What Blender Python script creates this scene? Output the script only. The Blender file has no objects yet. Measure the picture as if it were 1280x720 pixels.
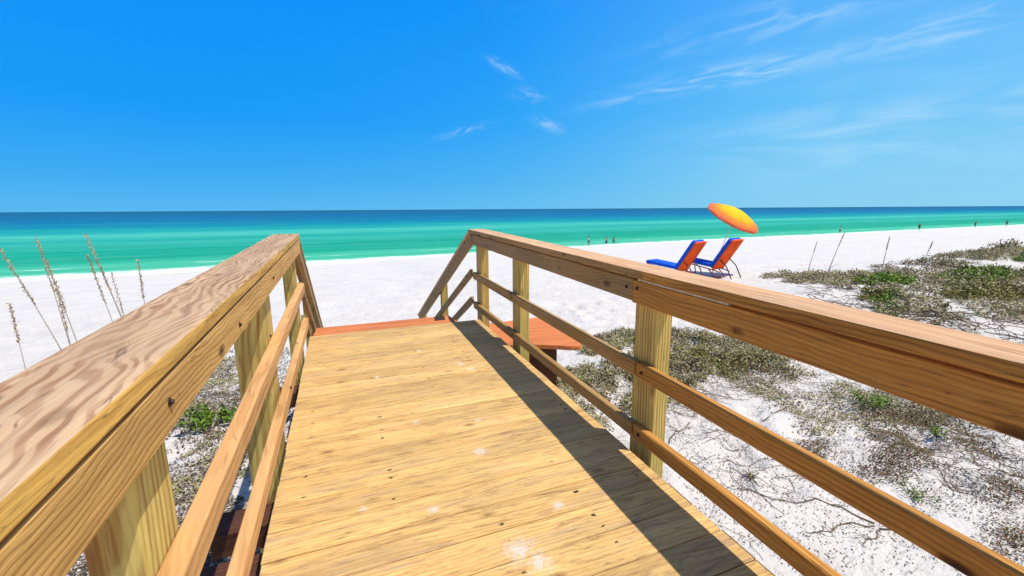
import bpy, bmesh, math, random
import numpy as np
from mathutils import Vector, Matrix
random.seed(7); rng = np.random.default_rng(7)
S = bpy.context.scene
COL = S.collection
CZ = 2.2                       # camera height above the sand beside the walkway
SL = math.tan(math.radians(1.45))   # the walkway rises slightly towards the sea

# ------------------------------------------------------------------ helpers
def link(o, parent=None):
    COL.objects.link(o)
    if parent: o.parent = parent
    return o
def tag(o, label=None, cat=None, group=None, kind=None):
    if label: o['label'] = label
    if cat: o['category'] = cat
    if group: o['group'] = group
    if kind: o['kind'] = kind
    return o
def empty(name, loc=(0,0,0), rz=0.0):
    o = bpy.data.objects.new(name, None); o.empty_display_size = .2
    o.location = loc; o.rotation_euler = (0,0,rz)
    return link(o)
def mesh_obj(name, bm, mats, parent=None, smooth=False):
    me = bpy.data.meshes.new(name); bm.to_mesh(me); bm.free()
    for m in (mats if isinstance(mats,(list,tuple)) else [mats]): me.materials.append(m)
    if smooth:
        for p in me.polygons: p.use_smooth = True
    return link(bpy.data.objects.new(name, me), parent)
def np_mesh(name, V, F, mats, parent=None, smooth=False, mat_idx=None):
    V = np.asarray(V, dtype=np.float32); F = np.asarray(F, dtype=np.int32); k = F.shape[1]
    me = bpy.data.meshes.new(name)
    me.vertices.add(len(V)); me.vertices.foreach_set('co', V.ravel())
    me.loops.add(F.size); me.loops.foreach_set('vertex_index', F.ravel())
    me.polygons.add(len(F)); me.polygons.foreach_set('loop_start', np.arange(0, F.size, k, dtype=np.int32))
    if mat_idx is not None: me.polygons.foreach_set('material_index', np.asarray(mat_idx, dtype=np.int32))
    me.polygons.foreach_set('use_smooth', np.full(len(F), smooth))
    for m in (mats if isinstance(mats,(list,tuple)) else [mats]): me.materials.append(m)
    me.update(calc_edges=True); me.validate()
    return link(bpy.data.objects.new(name, me), parent)
def copy_tree(o, parent=None):
    c = o.copy(); COL.objects.link(c); c.parent = parent
    for ch in list(o.children): copy_tree(ch, c)
    return c

def add_box(bm, x0,x1,y0,y1,z0,z1, bev=.003, shear=True, seg=1, mi=0):
    """box in walkway coordinates (z relative to the sand); follows the walkway's slight slope"""
    t = bmesh.new()
    bmesh.ops.create_cube(t, size=1)
    for v in t.verts:
        v.co = Vector((x0+(v.co.x+.5)*(x1-x0), y0+(v.co.y+.5)*(y1-y0), z0+(v.co.z+.5)*(z1-z0)))
    if bev: bmesh.ops.bevel(t, geom=t.edges[:], offset=bev, segments=seg, affect='EDGES', profile=.6)
    if shear:
        for v in t.verts: v.co.z += SL*v.co.y
    for f in t.faces: f.material_index = mi
    merge(bm, t)
def merge(bm, t):
    m = {}
    for v in t.verts: m[v] = bm.verts.new(v.co)
    for f in t.faces:
        nf = bm.faces.new([m[v] for v in f.verts]); nf.material_index = f.material_index; nf.smooth = f.smooth
    t.free()
def add_beam(bm, a, b, w, h, bev=.003, up=(0,0,1), mi=0):
    """beam of cross-section w (sideways) x h (along up) between the points a and b (centre line)"""
    a, b = Vector(a), Vector(b); d = (b-a); L = d.length; d.normalize()
    u = Vector(up); s = d.cross(u).normalized(); u = s.cross(d).normalized()
    t = bmesh.new(); bmesh.ops.create_cube(t, size=1)
    for v in t.verts: v.co = a + d*(v.co.y+.5)*L + s*v.co.x*w + u*v.co.z*h
    if bev: bmesh.ops.bevel(t, geom=t.edges[:], offset=bev, segments=1, affect='EDGES')
    for f in t.faces: f.material_index = mi
    merge(bm, t)
def add_tube(bm, pts, radii, n=8, mi=0, cap=True):
    pts = [Vector(p) for p in pts]; rings = []
    if not isinstance(radii,(list,tuple)): radii = [radii]*len(pts)
    ref = Vector((0.3,0.2,1)).normalized()
    for i,p in enumerate(pts):
        d = (pts[min(i+1,len(pts)-1)]-pts[max(i-1,0)]).normalized()
        s = d.cross(ref)
        if s.length < .05: s = d.cross(Vector((1,0,0)))
        s.normalize(); u = s.cross(d)
        rings.append([bm.verts.new(p + radii[i]*(math.cos(2*math.pi*k/n)*s + math.sin(2*math.pi*k/n)*u)) for k in range(n)])
    for i in range(len(rings)-1):
        for k in range(n):
            f = bm.faces.new((rings[i][k], rings[i][(k+1)%n], rings[i+1][(k+1)%n], rings[i+1][k])); f.smooth=True; f.material_index=mi
    if cap:
        for r in (rings[0][::-1], rings[-1]):
            f = bm.faces.new(r); f.material_index = mi

# ------------------------------------------------------------------ node helpers
class NT:
    def __init__(s, tree): s.t = tree; s.n = tree.nodes; s.l = tree.links
    def new(s, typ, **kw):
        nd = s.n.new(typ)
        for k,v in kw.items(): setattr(nd, k, v)
        return nd
    def set(s, sock, v):
        if hasattr(v, 'is_output') or isinstance(v, bpy.types.NodeSocket): s.l.new(v, sock)
        else: sock.default_value = v
    def math(s, op, a, b=None, c=None, clamp=False):
        nd = s.new('ShaderNodeMath', operation=op); nd.use_clamp = clamp
        s.set(nd.inputs[0], a)
        if b is not None: s.set(nd.inputs[1], b)
        if c is not None: s.set(nd.inputs[2], c)
        return nd.outputs[0]
    def vmath(s, op, a, b=None, scale=None):
        nd = s.new('ShaderNodeVectorMath', operation=op); s.set(nd.inputs[0], a)
        if b is not None: s.set(nd.inputs[1], b)
        if scale is not None: s.set(nd.inputs['Scale'], scale)
        return nd.outputs['Value'] if op in ('LENGTH','DISTANCE','DOT_PRODUCT') else nd.outputs[0]
    def noise(s, vec, scale, detail=3, rough=.5, dist=0):
        nd = s.new('ShaderNodeTexNoise'); s.set(nd.inputs['Vector'], vec)
        nd.inputs['Scale'].default_value = scale; nd.inputs['Detail'].default_value = detail
        nd.inputs['Roughness'].default_value = rough; nd.inputs['Distortion'].default_value = dist
        return nd.outputs[0]
    def noisec(s, vec, scale, detail=3):
        nd = s.new('ShaderNodeTexNoise'); s.set(nd.inputs['Vector'], vec)
        nd.inputs['Scale'].default_value = scale; nd.inputs['Detail'].default_value = detail
        return nd.outputs[1]
    def ramp(s, fac, stops, interp='LINEAR'):
        nd = s.new('ShaderNodeValToRGB'); nd.color_ramp.interpolation = interp
        e = nd.color_ramp.elements
        while len(e) < len(stops): e.new(.5)
        for i,(p,c) in enumerate(stops):
            e[i].position = p; e[i].color = (c if isinstance(c,(tuple,list)) else (c,c,c)) + ((1,) if not isinstance(c,(tuple,list)) or len(c)==3 else ())
        s.set(nd.inputs[0], fac); return nd.outputs[0]
    def mix(s, fac, a, b, mode='MIX'):
        nd = s.new('ShaderNodeMix', data_type='RGBA', blend_type=mode)
        s.set(nd.inputs[0], fac)
        for i,v in ((6,a),(7,b)):
            if isinstance(v, tuple) and len(v)==3: v = v+(1,)
            s.set(nd.inputs[i], v)
        return nd.outputs[2]
    def maprange(s, v, a, b, c=0, d=1, smooth=False):
        nd = s.new('ShaderNodeMapRange'); s.set(nd.inputs[0], v)
        if smooth: nd.interpolation_type = 'SMOOTHSTEP'
        for i,x in zip((1,2,3,4),(a,b,c,d)): nd.inputs[i].default_value = x
        return nd.outputs[0]
def material(name, rough=.7, spec=.3):
    m = bpy.data.materials.new(name); m.use_nodes = True
    nt = NT(m.node_tree); b = m.node_tree.nodes['Principled BSDF']
    b.inputs['Roughness'].default_value = rough; b.inputs['Specular IOR Level'].default_value = spec
    return m, nt, b
def simple(name, col, rough=.6, spec=.3, var=.15, scale=12, bump=0, metal=0):
    m, nt, b = material(name, rough, spec)
    tc = nt.new('ShaderNodeTexCoord').outputs['Object']
    n = nt.noise(tc, scale, 4, .6)
    k = nt.maprange(n, .25, .75, 1-var, 1+var)
    c = nt.vmath('SCALE', (col[0],col[1],col[2]), scale=k)
    nt.l.new(c, b.inputs['Base Color']); b.inputs['Metallic'].default_value = metal
    if bump:
        bp = nt.new('ShaderNodeBump'); bp.inputs['Strength'].default_value = bump; bp.inputs['Distance'].default_value = .01
        nt.l.new(n, bp.inputs['Height']); nt.l.new(bp.outputs[0], b.inputs['Normal'])
    return m

def wood(name, axis, light, dark, ring=22, grain=.55, weather=None, wamt=.0, wiggle=.06, stretch=.07, knots=.5, spots=None, island=0., stains=0., rough=.65, tilt=.03, centre=.12, green=0., wig2=.012, sharp=.5, skew=.0, patchy=.35, checks=.6):
    """plain-sawn timber: growth rings round a wandering pith, fibres, knots; axis = grain direction"""
    m, nt, b = material(name, rough, .25)
    oc = nt.new('ShaderNodeTexCoord').outputs['Object']
    oi = nt.new('ShaderNodeObjectInfo').outputs['Random']
    geo = nt.new('ShaderNodeNewGeometry')
    isl = geo.outputs['Random Per Island']
    sep = nt.new('ShaderNodeSeparateXYZ'); nt.l.new(oc, sep.inputs[0])
    X,Y,Z = sep.outputs
    A,B,C = {'Y':(X,Y,Z),'X':(Y,X,Z),'Z':(X,Z,Y)}[axis]      # B runs along the grain
    sh = nt.math('MULTIPLY', oi, 37.0)
    if island: sh = nt.math('ADD', sh, nt.math('MULTIPLY', isl, 91.0))
    Bs = nt.math('ADD', B, sh)
    lo = nt.new('ShaderNodeCombineXYZ'); nt.l.new(nt.math('MULTIPLY',A,2.2),lo.inputs[0]); nt.l.new(nt.math('MULTIPLY',Bs,1.0),lo.inputs[1]); nt.l.new(nt.math('MULTIPLY',C,2.2),lo.inputs[2])
    wc = nt.noisec(lo.outputs[0], 1.6, 3)
    wv = nt.vmath('SCALE', nt.vmath('SUBTRACT', wc, (.5,.5,.5)), scale=wiggle*2)
    w2 = nt.new('ShaderNodeCombineXYZ'); nt.l.new(nt.math('MULTIPLY',A,5.),w2.inputs[0]); nt.l.new(nt.math('MULTIPLY',Bs,3.4),w2.inputs[1]); nt.l.new(nt.math('MULTIPLY',C,5.),w2.inputs[2])
    w2v = nt.vmath('SCALE', nt.vmath('SUBTRACT', nt.noisec(w2.outputs[0], 1.5, 2), (.5,.5,.5)), scale=wig2*2)
    wv = nt.vmath('ADD', wv, w2v)
    ws = nt.new('ShaderNodeSeparateXYZ'); nt.l.new(wv, ws.inputs[0])
    # pith below the board, wandering
    a = nt.math('ADD', nt.math('ADD', A, ws.outputs[0]), nt.math('MULTIPLY', nt.math('SINE', nt.math('MULTIPLY', Bs, 1.3)), tilt))
    if island: a = nt.math('ADD', a, nt.math('MULTIPLY', nt.math('SUBTRACT', isl, .5), .3))
    c = nt.math('ADD', nt.math('ADD', nt.math('ADD', C, nt.math('MULTIPLY', A, skew)), ws.outputs[2]), nt.math('ADD', nt.math('MULTIPLY', nt.math('SINE', nt.math('MULTIPLY', Bs, .8)), tilt*1.5), centre))
    rv = nt.new('ShaderNodeCombineXYZ'); nt.l.new(a, rv.inputs[0]); nt.l.new(nt.math('MULTIPLY', Bs, stretch), rv.inputs[1]); nt.l.new(c, rv.inputs[2])
    wave = nt.new('ShaderNodeTexWave', wave_type='RINGS', rings_direction='Y', wave_profile='SIN')
    nt.l.new(rv.outputs[0], wave.inputs['Vector']); wave.inputs['Scale'].default_value = ring
    wave.inputs['Distortion'].default_value = 2.2; wave.inputs['Detail'].default_value = 3; wave.inputs['Detail Scale'].default_value = 1.2
    rings = nt.ramp(wave.outputs[1], [(0,0.),(sharp,.12),(min(.95,sharp+.3),.85),(1,1.)])
    fv = nt.new('ShaderNodeCombineXYZ'); nt.l.new(nt.math('MULTIPLY',a,1.0),fv.inputs[0]); nt.l.new(nt.math('MULTIPLY',Bs,.025),fv.inputs[1]); nt.l.new(C,fv.inputs[2])
    fib = nt.noise(fv.outputs[0], 190, 2, .65)
    streak = nt.noise(fv.outputs[0], 34, 3, .6)
    big = nt.noise(lo.outputs[0], 1.3, 2, .6)
    pm = nt.maprange(nt.noise(lo.outputs[0], 2.6, 3, .55), .40, .60, 1-patchy, 1.)
    g = nt.math('MULTIPLY', nt.math('MULTIPLY', rings, pm), nt.maprange(streak, .3, .65, grain*.45, grain*1.15))
    g = nt.math('ADD', g, nt.maprange(fib, .45, .8, 0, .35), clamp=True)
    col = nt.mix(g, light, dark)
    col = nt.mix(nt.maprange(streak, .38, .7, 0., .38), col, tuple(.55*v for v in dark))
    if stains:
        sv = nt.new('ShaderNodeCombineXYZ'); nt.l.new(nt.math('MULTIPLY',A,1.),sv.inputs[0]); nt.l.new(nt.math('MULTIPLY',Bs,.13),sv.inputs[1]); nt.l.new(C,sv.inputs[2])
        st = nt.noise(sv.outputs[0], 62, 5, .72, .15)
        col = nt.mix(nt.maprange(st, .50, .68, 0, stains), col, (.27,.13,.055))
        st2 = nt.noise(sv.outputs[0], 14, 5, .75, .1)
        col = nt.mix(nt.maprange(st2, .5, .72, 0, stains*.7), col, (.42,.30,.20))
    if green:
        col = nt.mix(nt.maprange(nt.noise(oc, 5, 4, .6), .4, .7, 0, green), col, (.30,.27,.06))
    if weather:
        w = nt.noise(lo.outputs[0], 3.5, 5, .65)
        col = nt.mix(nt.maprange(w, .38, .68, 0, wamt), col, weather)
    # drying checks: thin dark splits along the grain
    cv = nt.new('ShaderNodeCombineXYZ'); nt.l.new(a,cv.inputs[0]); nt.l.new(nt.math('MULTIPLY',Bs,.045),cv.inputs[1]); nt.l.new(C,cv.inputs[2])
    cn = nt.math('ABSOLUTE', nt.math('SUBTRACT', nt.noise(cv.outputs[0], 26, 3, .55), .5))
    cm = nt.noise(lo.outputs[0], 4.5, 2, .5)
    chk = nt.math('MULTIPLY', nt.maprange(cn, .0, .011, checks, 0), nt.maprange(cm, .50, .60, 0, 1))
    col = nt.mix(chk, col, (.07,.035,.015))
    # knots
    if knots:
        kv = nt.new('ShaderNodeCombineXYZ'); nt.l.new(nt.math('MULTIPLY',A,7),kv.inputs[0]); nt.l.new(nt.math('MULTIPLY',Bs,3.2),kv.inputs[1]); nt.l.new(nt.math('MULTIPLY',C,7),kv.inputs[2])
        vo = nt.new('ShaderNodeTexVoronoi', feature='F1'); nt.l.new(kv.outputs[0], vo.inputs['Vector']); vo.inputs['Scale'].default_value = 1
        d = nt.math('ADD', vo.outputs['Distance'], nt.math('MULTIPLY', nt.math('SUBTRACT', nt.noise(oc, 45, 2), .5), .06))
        kmask = nt.maprange(d, .07, .16, knots, 0, True)
        col = nt.mix(kmask, col, tuple(.45*v for v in dark))
        kcore = nt.maprange(d, .03, .08, knots, 0, True)
        col = nt.mix(kcore, col, (.05,.025,.012))
    if island:
        k = nt.maprange(isl, 0, 1, 1-island, 1+island)
        col = nt.vmath('SCALE', col, scale=k)
    tone = nt.maprange(big, .3, .7, .86, 1.14)
    col = nt.vmath('SCALE', col, scale=tone)
    if spots:      # windblown sand lying on the boards
        total = None
        ns = nt.noise(oc, 55, 6, .8, .6)
        for (px,py,r) in spots:
            dd = nt.vmath('DISTANCE', nt.vmath('MULTIPLY', oc, (1,1,0)), (px,py,0))
            e = nt.math('ADD', nt.math('DIVIDE', dd, r), nt.math('MULTIPLY', nt.math('SUBTRACT', ns, .5), 3.6))
            mk = nt.maprange(e, .0, .75, .7, 0)
            total = mk if total is None else nt.math('MAXIMUM', total, mk)
        scat = nt.math('MULTIPLY', nt.maprange(nt.noise(oc, 110, 3, .7), .66, .74, 0, .55), nt.maprange(nt.noise(oc, 2.6, 2), .45, .6, .15, 1))
        total = nt.math('MAXIMUM', total, scat)
        col = nt.mix(total, col, (.66,.62,.56))
    nt.l.new(col, b.inputs['Base Color'])
    nt.l.new(nt.maprange(fib, .3, .7, rough-.1, min(1,rough+.2)), b.inputs['Roughness'])
    bp = nt.new('ShaderNodeBump'); bp.inputs['Strength'].default_value = .55; bp.inputs['Distance'].default_value = .0022
    hgt = nt.math('SUBTRACT', nt.math('MULTIPLY', fib, .8), nt.math('MULTIPLY', rings, .7))
    nt.l.new(hgt, bp.inputs['Height']); nt.l.new(bp.outputs[0], b.inputs['Normal'])
    return m

# ------------------------------------------------------------------ materials
M = {}
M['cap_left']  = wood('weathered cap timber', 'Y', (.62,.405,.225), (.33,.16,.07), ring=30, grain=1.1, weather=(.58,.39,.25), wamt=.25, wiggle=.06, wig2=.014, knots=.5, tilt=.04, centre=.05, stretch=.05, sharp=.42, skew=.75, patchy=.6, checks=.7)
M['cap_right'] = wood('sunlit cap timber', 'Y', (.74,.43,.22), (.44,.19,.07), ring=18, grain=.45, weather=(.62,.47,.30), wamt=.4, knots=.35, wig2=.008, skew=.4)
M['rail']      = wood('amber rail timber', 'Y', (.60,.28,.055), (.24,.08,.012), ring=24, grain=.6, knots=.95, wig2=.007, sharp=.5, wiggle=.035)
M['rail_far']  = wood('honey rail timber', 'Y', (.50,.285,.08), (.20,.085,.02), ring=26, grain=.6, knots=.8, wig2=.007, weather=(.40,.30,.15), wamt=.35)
M['rail_left'] = wood('pale rail timber', 'Y', (.72,.40,.155), (.42,.18,.05), ring=11, grain=.4, knots=.7)
M['fascia_l']  = wood('golden fascia timber', 'Y', (.70,.40,.12), (.38,.17,.04), ring=24, grain=.36, knots=.8, wig2=.008)
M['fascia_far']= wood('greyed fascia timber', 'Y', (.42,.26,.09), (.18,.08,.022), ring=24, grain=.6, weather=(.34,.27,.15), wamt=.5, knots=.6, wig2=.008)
M['post']      = wood('pressure treated post', 'Z', (.74,.57,.17), (.36,.15,.03), ring=17, grain=.85, knots=.35, green=.3, wiggle=.02, wig2=.006, skew=.8)
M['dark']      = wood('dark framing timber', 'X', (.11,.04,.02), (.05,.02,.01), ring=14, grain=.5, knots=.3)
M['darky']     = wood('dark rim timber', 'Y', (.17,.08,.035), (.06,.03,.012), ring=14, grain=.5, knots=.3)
M['deck']      = wood('sun-bleached decking', 'X', (.76,.495,.175), (.52,.25,.078), ring=24, grain=.5, knots=.45, island=.12, stains=.72, wig2=.006, wiggle=.03,
                      spots=[(.487,1.20,.085),(.53,1.13,.07),(.54,1.81,.05),(.712,1.35,.04),(.78,2.8,.05),(.73,2.93,.05),(.25,1.5,.03),(.0,1.6,.025),(.3,2.2,.03),(.15,2.9,.03),(.5,3.3,.04),(.62,2.1,.025)])
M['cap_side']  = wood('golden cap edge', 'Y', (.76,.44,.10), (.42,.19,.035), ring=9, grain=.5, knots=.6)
M['orange']    = wood('orange-stained landing boards', 'X', (.70,.23,.06), (.48,.12,.035), ring=12, grain=.4, knots=.2, rough=.55)
M['tread']     = wood('stair tread timber', 'X', (.52,.31,.12), (.28,.13,.04), ring=12, grain=.6, knots=.4)
M['metal']     = simple('rusty bolt steel', (.07,.045,.035), .6, .5, .3, 60, metal=.6)
M['nail']      = simple('dark nail head', (.06,.035,.02), .7, .3, .2, 60)

# ------------------------------------------------------------------ terrain
def hash2(ix, iy, seed):
    h = np.sin(ix*127.1 + iy*311.7 + seed*74.7)*43758.5453
    return h - np.floor(h)
def vnoise(x, y, seed=0):
    ix, iy = np.floor(x), np.floor(y); fx, fy = x-ix, y-iy
    fx = fx*fx*(3-2*fx); fy = fy*fy*(3-2*fy)
    a = hash2(ix,iy,seed); b = hash2(ix+1,iy,seed); c = hash2(ix,iy+1,seed); d = hash2(ix+1,iy+1,seed)
    return (a*(1-fx)+b*fx)*(1-fy) + (c*(1-fx)+d*fx)*fy
def sstep(v,a,b):
    t = np.clip((v-a)/(b-a),0,1); return t*t*(3-2*t)
SHX = [-4000,-30,9,38,49,79,106,143,205,600,4000]
SHY = [40,53.5,56.6,61,62.5,64,65.6,67.8,71,92,250]
def shore(x): return np.interp(x, SHX, SHY)
WATER = -3.8
def ground(x, y):
    x = np.asarray(x, float); y = np.asarray(y, float)
    ys = shore(x)
    near = -.22*sstep(y,4.2,8.0)*(1-sstep(x,2.5,6)) - .12*sstep(y,8,13)
    t = np.clip((y-12)/(ys-12), 0, 3)
    z = near + np.where(t<=1, (WATER)*(t**1.15), WATER-(y-ys)*.03)
    z = np.maximum(z, -9)
    fade = np.clip(1-(y-9)/60,0.15,1)*(1-sstep(y-ys,-4,2))
    z = z + fade*(.05*(vnoise(x*.7,y*.7,1)-.5) + .035*(vnoise(x*2.1,y*2.1,2)-.5)*np.where(y<14,1,.6) + .034*(vnoise(x*4.3,y*4.3,3)-.5))
    # low hummocks under the vegetation
    for (cx,cy,rx,ry,h) in HUM:
        z = z + h*np.exp(-((x-cx)/rx)**2-((y-cy)/ry)**2)
    # foot-pits trodden into the soft sand
    z = z + PITS(x,y)
    return z
HUM = [(4.6,5.0,1.2,.8,.10),(12.5,7.0,2.4,1.8,.18),(20,8.2,5,2,.35),(11,4.3,1.6,1.2,.12),(27,7,6,3,.5),(4.5,2.0,.5,.3,.04)]
_pits = [(rng.uniform(1.6,9), rng.uniform(0.3,9), rng.uniform(.09,.17), rng.uniform(.03,.065)) for _ in range(240)] + \
        [(rng.uniform(-6,-1), rng.uniform(1,10), rng.uniform(.08,.15), rng.uniform(.015,.035)) for _ in range(50)] + \
        [(3.13,2.12,.14,.05),(2.85,2.35,.12,.04)]
def PITS(x,y):
    z = np.zeros_like(x)
    for (cx,cy,r,d) in _pits:
        q = ((x-cx)**2+(y-cy)**2)/(r*r)
        z += np.where(q<9, -d*np.exp(-q)+.4*d*np.exp(-(np.sqrt(q)-1.6)**2*3), 0)
    return z
def axis_pts(segs):
    out = []
    for a,b,st in segs: out.append(np.arange(a,b,st))
    return np.concatenate(out+[np.array([segs[-1][1]])])
gx = np.concatenate([-np.geomspace(4000,10,40)[:-1], axis_pts([(-10,-6,.25),(-6,.6,.09),(.6,9,.045),(9,16,.12),(16,40,.4)]), np.geomspace(42,6000,46)])
gy = np.concatenate([-np.geomspace(600,6,16)[:-1], axis_pts([(-6,0,.3),(0,7,.05),(7,14,.11),(14,30,.35),(30,100,.9)]), np.geomspace(104,9000,26)])
GX, GY = np.meshgrid(gx, gy)
GZ = ground(GX, GY)
nx, ny = len(gx), len(gy)
V = np.stack([GX.ravel(),GY.ravel(),GZ.ravel()],1)
i = np.arange(ny-1)[:,None]*nx + np.arange(nx-1)[None,:]; i = i.ravel()
F = np.stack([i,i+1,i+nx+1,i+nx],1)
m, nt, b = material('white quartz sand', .95, .1)
oc = nt.new('ShaderNodeTexCoord').outputs['Object']
n1 = nt.noise(oc, .9, 5, .6); n2 = nt.noise(oc, 7, 6, .7); n3 = nt.noise(oc, 90, 3, .7)
col = nt.mix(nt.maprange(n1,.35,.65), (.72,.665,.60), (.64,.59,.535))
col = nt.mix(nt.maprange(n2,.42,.72,0,.35), col, (.47,.44,.42))
col = nt.mix(nt.maprange(n3,.62,.78,0,.30), col, (.38,.35,.33))
# damp sand towards the water's edge (height based)
sp = nt.new('ShaderNodeSeparateXYZ'); nt.l.new(oc, sp.inputs[0])
damp = nt.math('ADD', sp.outputs[2], nt.math('MULTIPLY', nt.math('SUBTRACT', nt.noise(nt.vmath('MULTIPLY',oc,(.02,.12,.1)),1.,3),.5), .5))
col = nt.mix(nt.maprange(damp, WATER+.02, WATER+.30, .8, 0, True), col, (.46,.40,.35))
col = nt.mix(nt.maprange(nt.noise(nt.vmath('MULTIPLY',oc,(.012,.25,.1)),1.,4,.7), .58, .70, 0, .3), col, (.50,.45,.42))
nt.l.new(col, b.inputs['Base Color'])
bp = nt.new('ShaderNodeBump'); bp.inputs['Strength'].default_value = 1.0; bp.inputs['Distance'].default_value = .075
hh = nt.math('ADD', nt.math('MULTIPLY', nt.noise(oc, 6, 6, .62), .9), nt.math('MULTIPLY', nt.noise(oc, 34, 4, .6), .22))
nt.l.new(hh, bp.inputs['Height']); nt.l.new(bp.outputs[0], b.inputs['Normal'])
M['sand'] = m
sand = np_mesh('beach_sand', V, F, m, smooth=True); tag(sand, kind='structure')

# ------------------------------------------------------------------ sea
xs = np.concatenate([-np.geomspace(20000,50,30), np.linspace(-45,300,60), np.geomspace(320,30000,24)])
ds = np.concatenate([[-14.0,-1.0,0,.5,1,2,4,8,16,30,60,120,250,500,1000,2500,6000,15000,30000]])
XX, DD = np.meshgrid(xs, ds)
YY = shore(XX) + DD + 0*XX
Vw = np.stack([XX.ravel(), YY.ravel(), np.full(XX.size, WATER)],1)
i = (np.arange(len(ds)-1)[:,None]*len(xs) + np.arange(len(xs)-1)[None,:]).ravel()
Fw = np.stack([i,i+1,i+len(xs)+1,i+len(xs)],1)
m, nt, b = material('emerald gulf water', .35, .5)
sea = np_mesh('sea', Vw, Fw, m); tag(sea, kind='structure')
at = sea.data.attributes.new('offshore','FLOAT','POINT'); at.data.foreach_set('value', DD.ravel().astype(np.float32))
off = nt.new('ShaderNodeAttribute', attribute_name='offshore').outputs['Fac']
oc = nt.new('ShaderNodeTexCoord').outputs['Object']
lv = nt.vmath('MULTIPLY', oc, (.004,.03,0))
nlow = nt.math('SUBTRACT', nt.noise(lv, 1., 4, .6), .5)
offd = nt.math('MULTIPLY', off, nt.math('ADD', 1., nt.math('MULTIPLY', nlow, .7)))
lg = nt.math('LOGARITHM', nt.math('MAXIMUM', offd, 1.), 10.)          # 0..3.5
fac = nt.math('DIVIDE', lg, 4.)
P = lambda s: math.log10(max(s,1))/4
c = nt.ramp(fac, [(P(1),(.20,.60,.42)), (P(4),(.055,.42,.24)), (P(8),(.07,.46,.29)), (P(13),(.018,.34,.205)), (P(30),(.010,.31,.205)), (P(45),(.035,.38,.28)),
                  (P(62),(.016,.33,.26)), (P(85),(.06,.45,.35)), (P(115),(.006,.29,.29)), (P(160),(.003,.22,.30)), (P(240),(.003,.155,.29)), (P(420),(.004,.125,.27)), (P(1500),(.005,.105,.22)), (1,(.006,.09,.18))])
st = nt.noise(nt.vmath('MULTIPLY', oc, (.010,.22,0)), 1., 5, .65)
c = nt.mix(nt.maprange(st,.40,.68,0,.38), c, nt.vmath('SCALE', c, scale=.60))
c = nt.mix(nt.maprange(nt.noise(nt.vmath('MULTIPLY', oc, (.006,.09,0)), 1.3, 4, .6),.55,.75,0,.22), c, (.22,.62,.56))
rip = nt.noise(nt.vmath('MULTIPLY', oc, (.05,.75,0)), 1., 4, .7)
c = nt.mix(nt.maprange(rip,.50,.72,0,.28), c, nt.vmath('SCALE', c, scale=.55))
c = nt.mix(nt.maprange(rip,.46,.30,0,.22), c, (.30,.66,.58))
brk = nt.math('ABSOLUTE', nt.math('SUBTRACT', nt.math('ADD', off, nt.math('MULTIPLY', nt.math('SUBTRACT', nt.noise(nt.vmath('MULTIPLY', oc, (.04,.0,0)), 1., 4, .6), .5), 9.)), 7.))
brk = nt.math('MULTIPLY', nt.maprange(brk, .0, .55, .75, 0), nt.maprange(nt.noise(nt.vmath('MULTIPLY', oc, (.09,.3,0)), 1.,4,.7), .50,.60,0,1))
c = nt.mix(brk, c, (.72,.80,.76))
foam = nt.math('SUBTRACT', 1., nt.math('DIVIDE', nt.math('ADD', off, nt.math('MULTIPLY', nt.math('SUBTRACT', nt.noise(oc,.25,5,.7), .5), 7.)), 1.5), clamp=True)
c = nt.mix(foam, c, (.80,.83,.80))
nt.n.remove(b)
df = nt.new('ShaderNodeBsdfDiffuse'); nt.l.new(c, df.inputs['Color'])
gl = nt.new('ShaderNodeBsdfGlossy'); gl.inputs['Roughness'].default_value = .25
bp = nt.new('ShaderNodeBump'); bp.inputs['Strength'].default_value = .5; bp.inputs['Distance'].default_value = .2
nt.l.new(nt.noise(nt.vmath('MULTIPLY',oc,(.5,1.6,0)),1.,5,.6), bp.inputs['Height'])
nt.l.new(bp.outputs[0], gl.inputs['Normal']); nt.l.new(bp.outputs[0], df.inputs['Normal'])
mx = nt.new('ShaderNodeMixShader'); mx.inputs[0].default_value = .05
nt.l.new(df.outputs[0], mx.inputs[1]); nt.l.new(gl.outputs[0], mx.inputs[2])
nt.l.new(mx.outputs[0], m.node_tree.nodes['Material Output'].inputs['Surface'])

# ------------------------------------------------------------------ walkway
def Z(c): return CZ + c           # height given relative to the camera
DK = Z(-1.18)
walk = empty('boardwalk', (.43, 2, 0))
tag(walk, 'sun-bleached timber walkway running straight to the beach between two railings', 'boardwalk')
def part(name, bm, mat, root, smooth=False):
    o = mesh_obj(name, bm, mat, None, smooth); o.parent = root
    o.matrix_parent_inverse = Matrix.Translation(root.location).inverted()
    return o
bm = bmesh.new()
y = -1.4; k = 0
ends = []
while y < 4.0:
    w = .1395
    jr = random.uniform(-.006,.006); 
    add_box(bm, -.325+random.uniform(-.003,.003), 1.214+random.uniform(-.0025,.0025), y, y+w, DK-.036, DK+random.uniform(-.0012,.0012), bev=.0025)
    y += w+.003
yend = y
for yy in np.arange(-1.4+.07, yend, .1417):
    for xx in (-.22,.12,.47,.82,1.12):
        for s in (-.03,.03):
            if random.random() < .72: continue
            t = bmesh.new()
            bmesh.ops.create_circle(t, cap_ends=True, segments=8, radius=random.uniform(.004,.0065))
            for v in t.verts: v.co = Vector((v.co.x+xx+random.uniform(-.01,.01), v.co.y+yy+s, DK+.002+SL*(yy+s)))
            for f in t.faces: f.material_index = 1
            merge(bm, t)
part('decking', bm, [M['deck'],M['nail']], walk)
bm = bmesh.new(); add_box(bm, 1.160,1.200,-1.4,yend-.01,DK-.19,DK-.038); part('rim_joist', bm, M['fascia_far'], walk)
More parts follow.
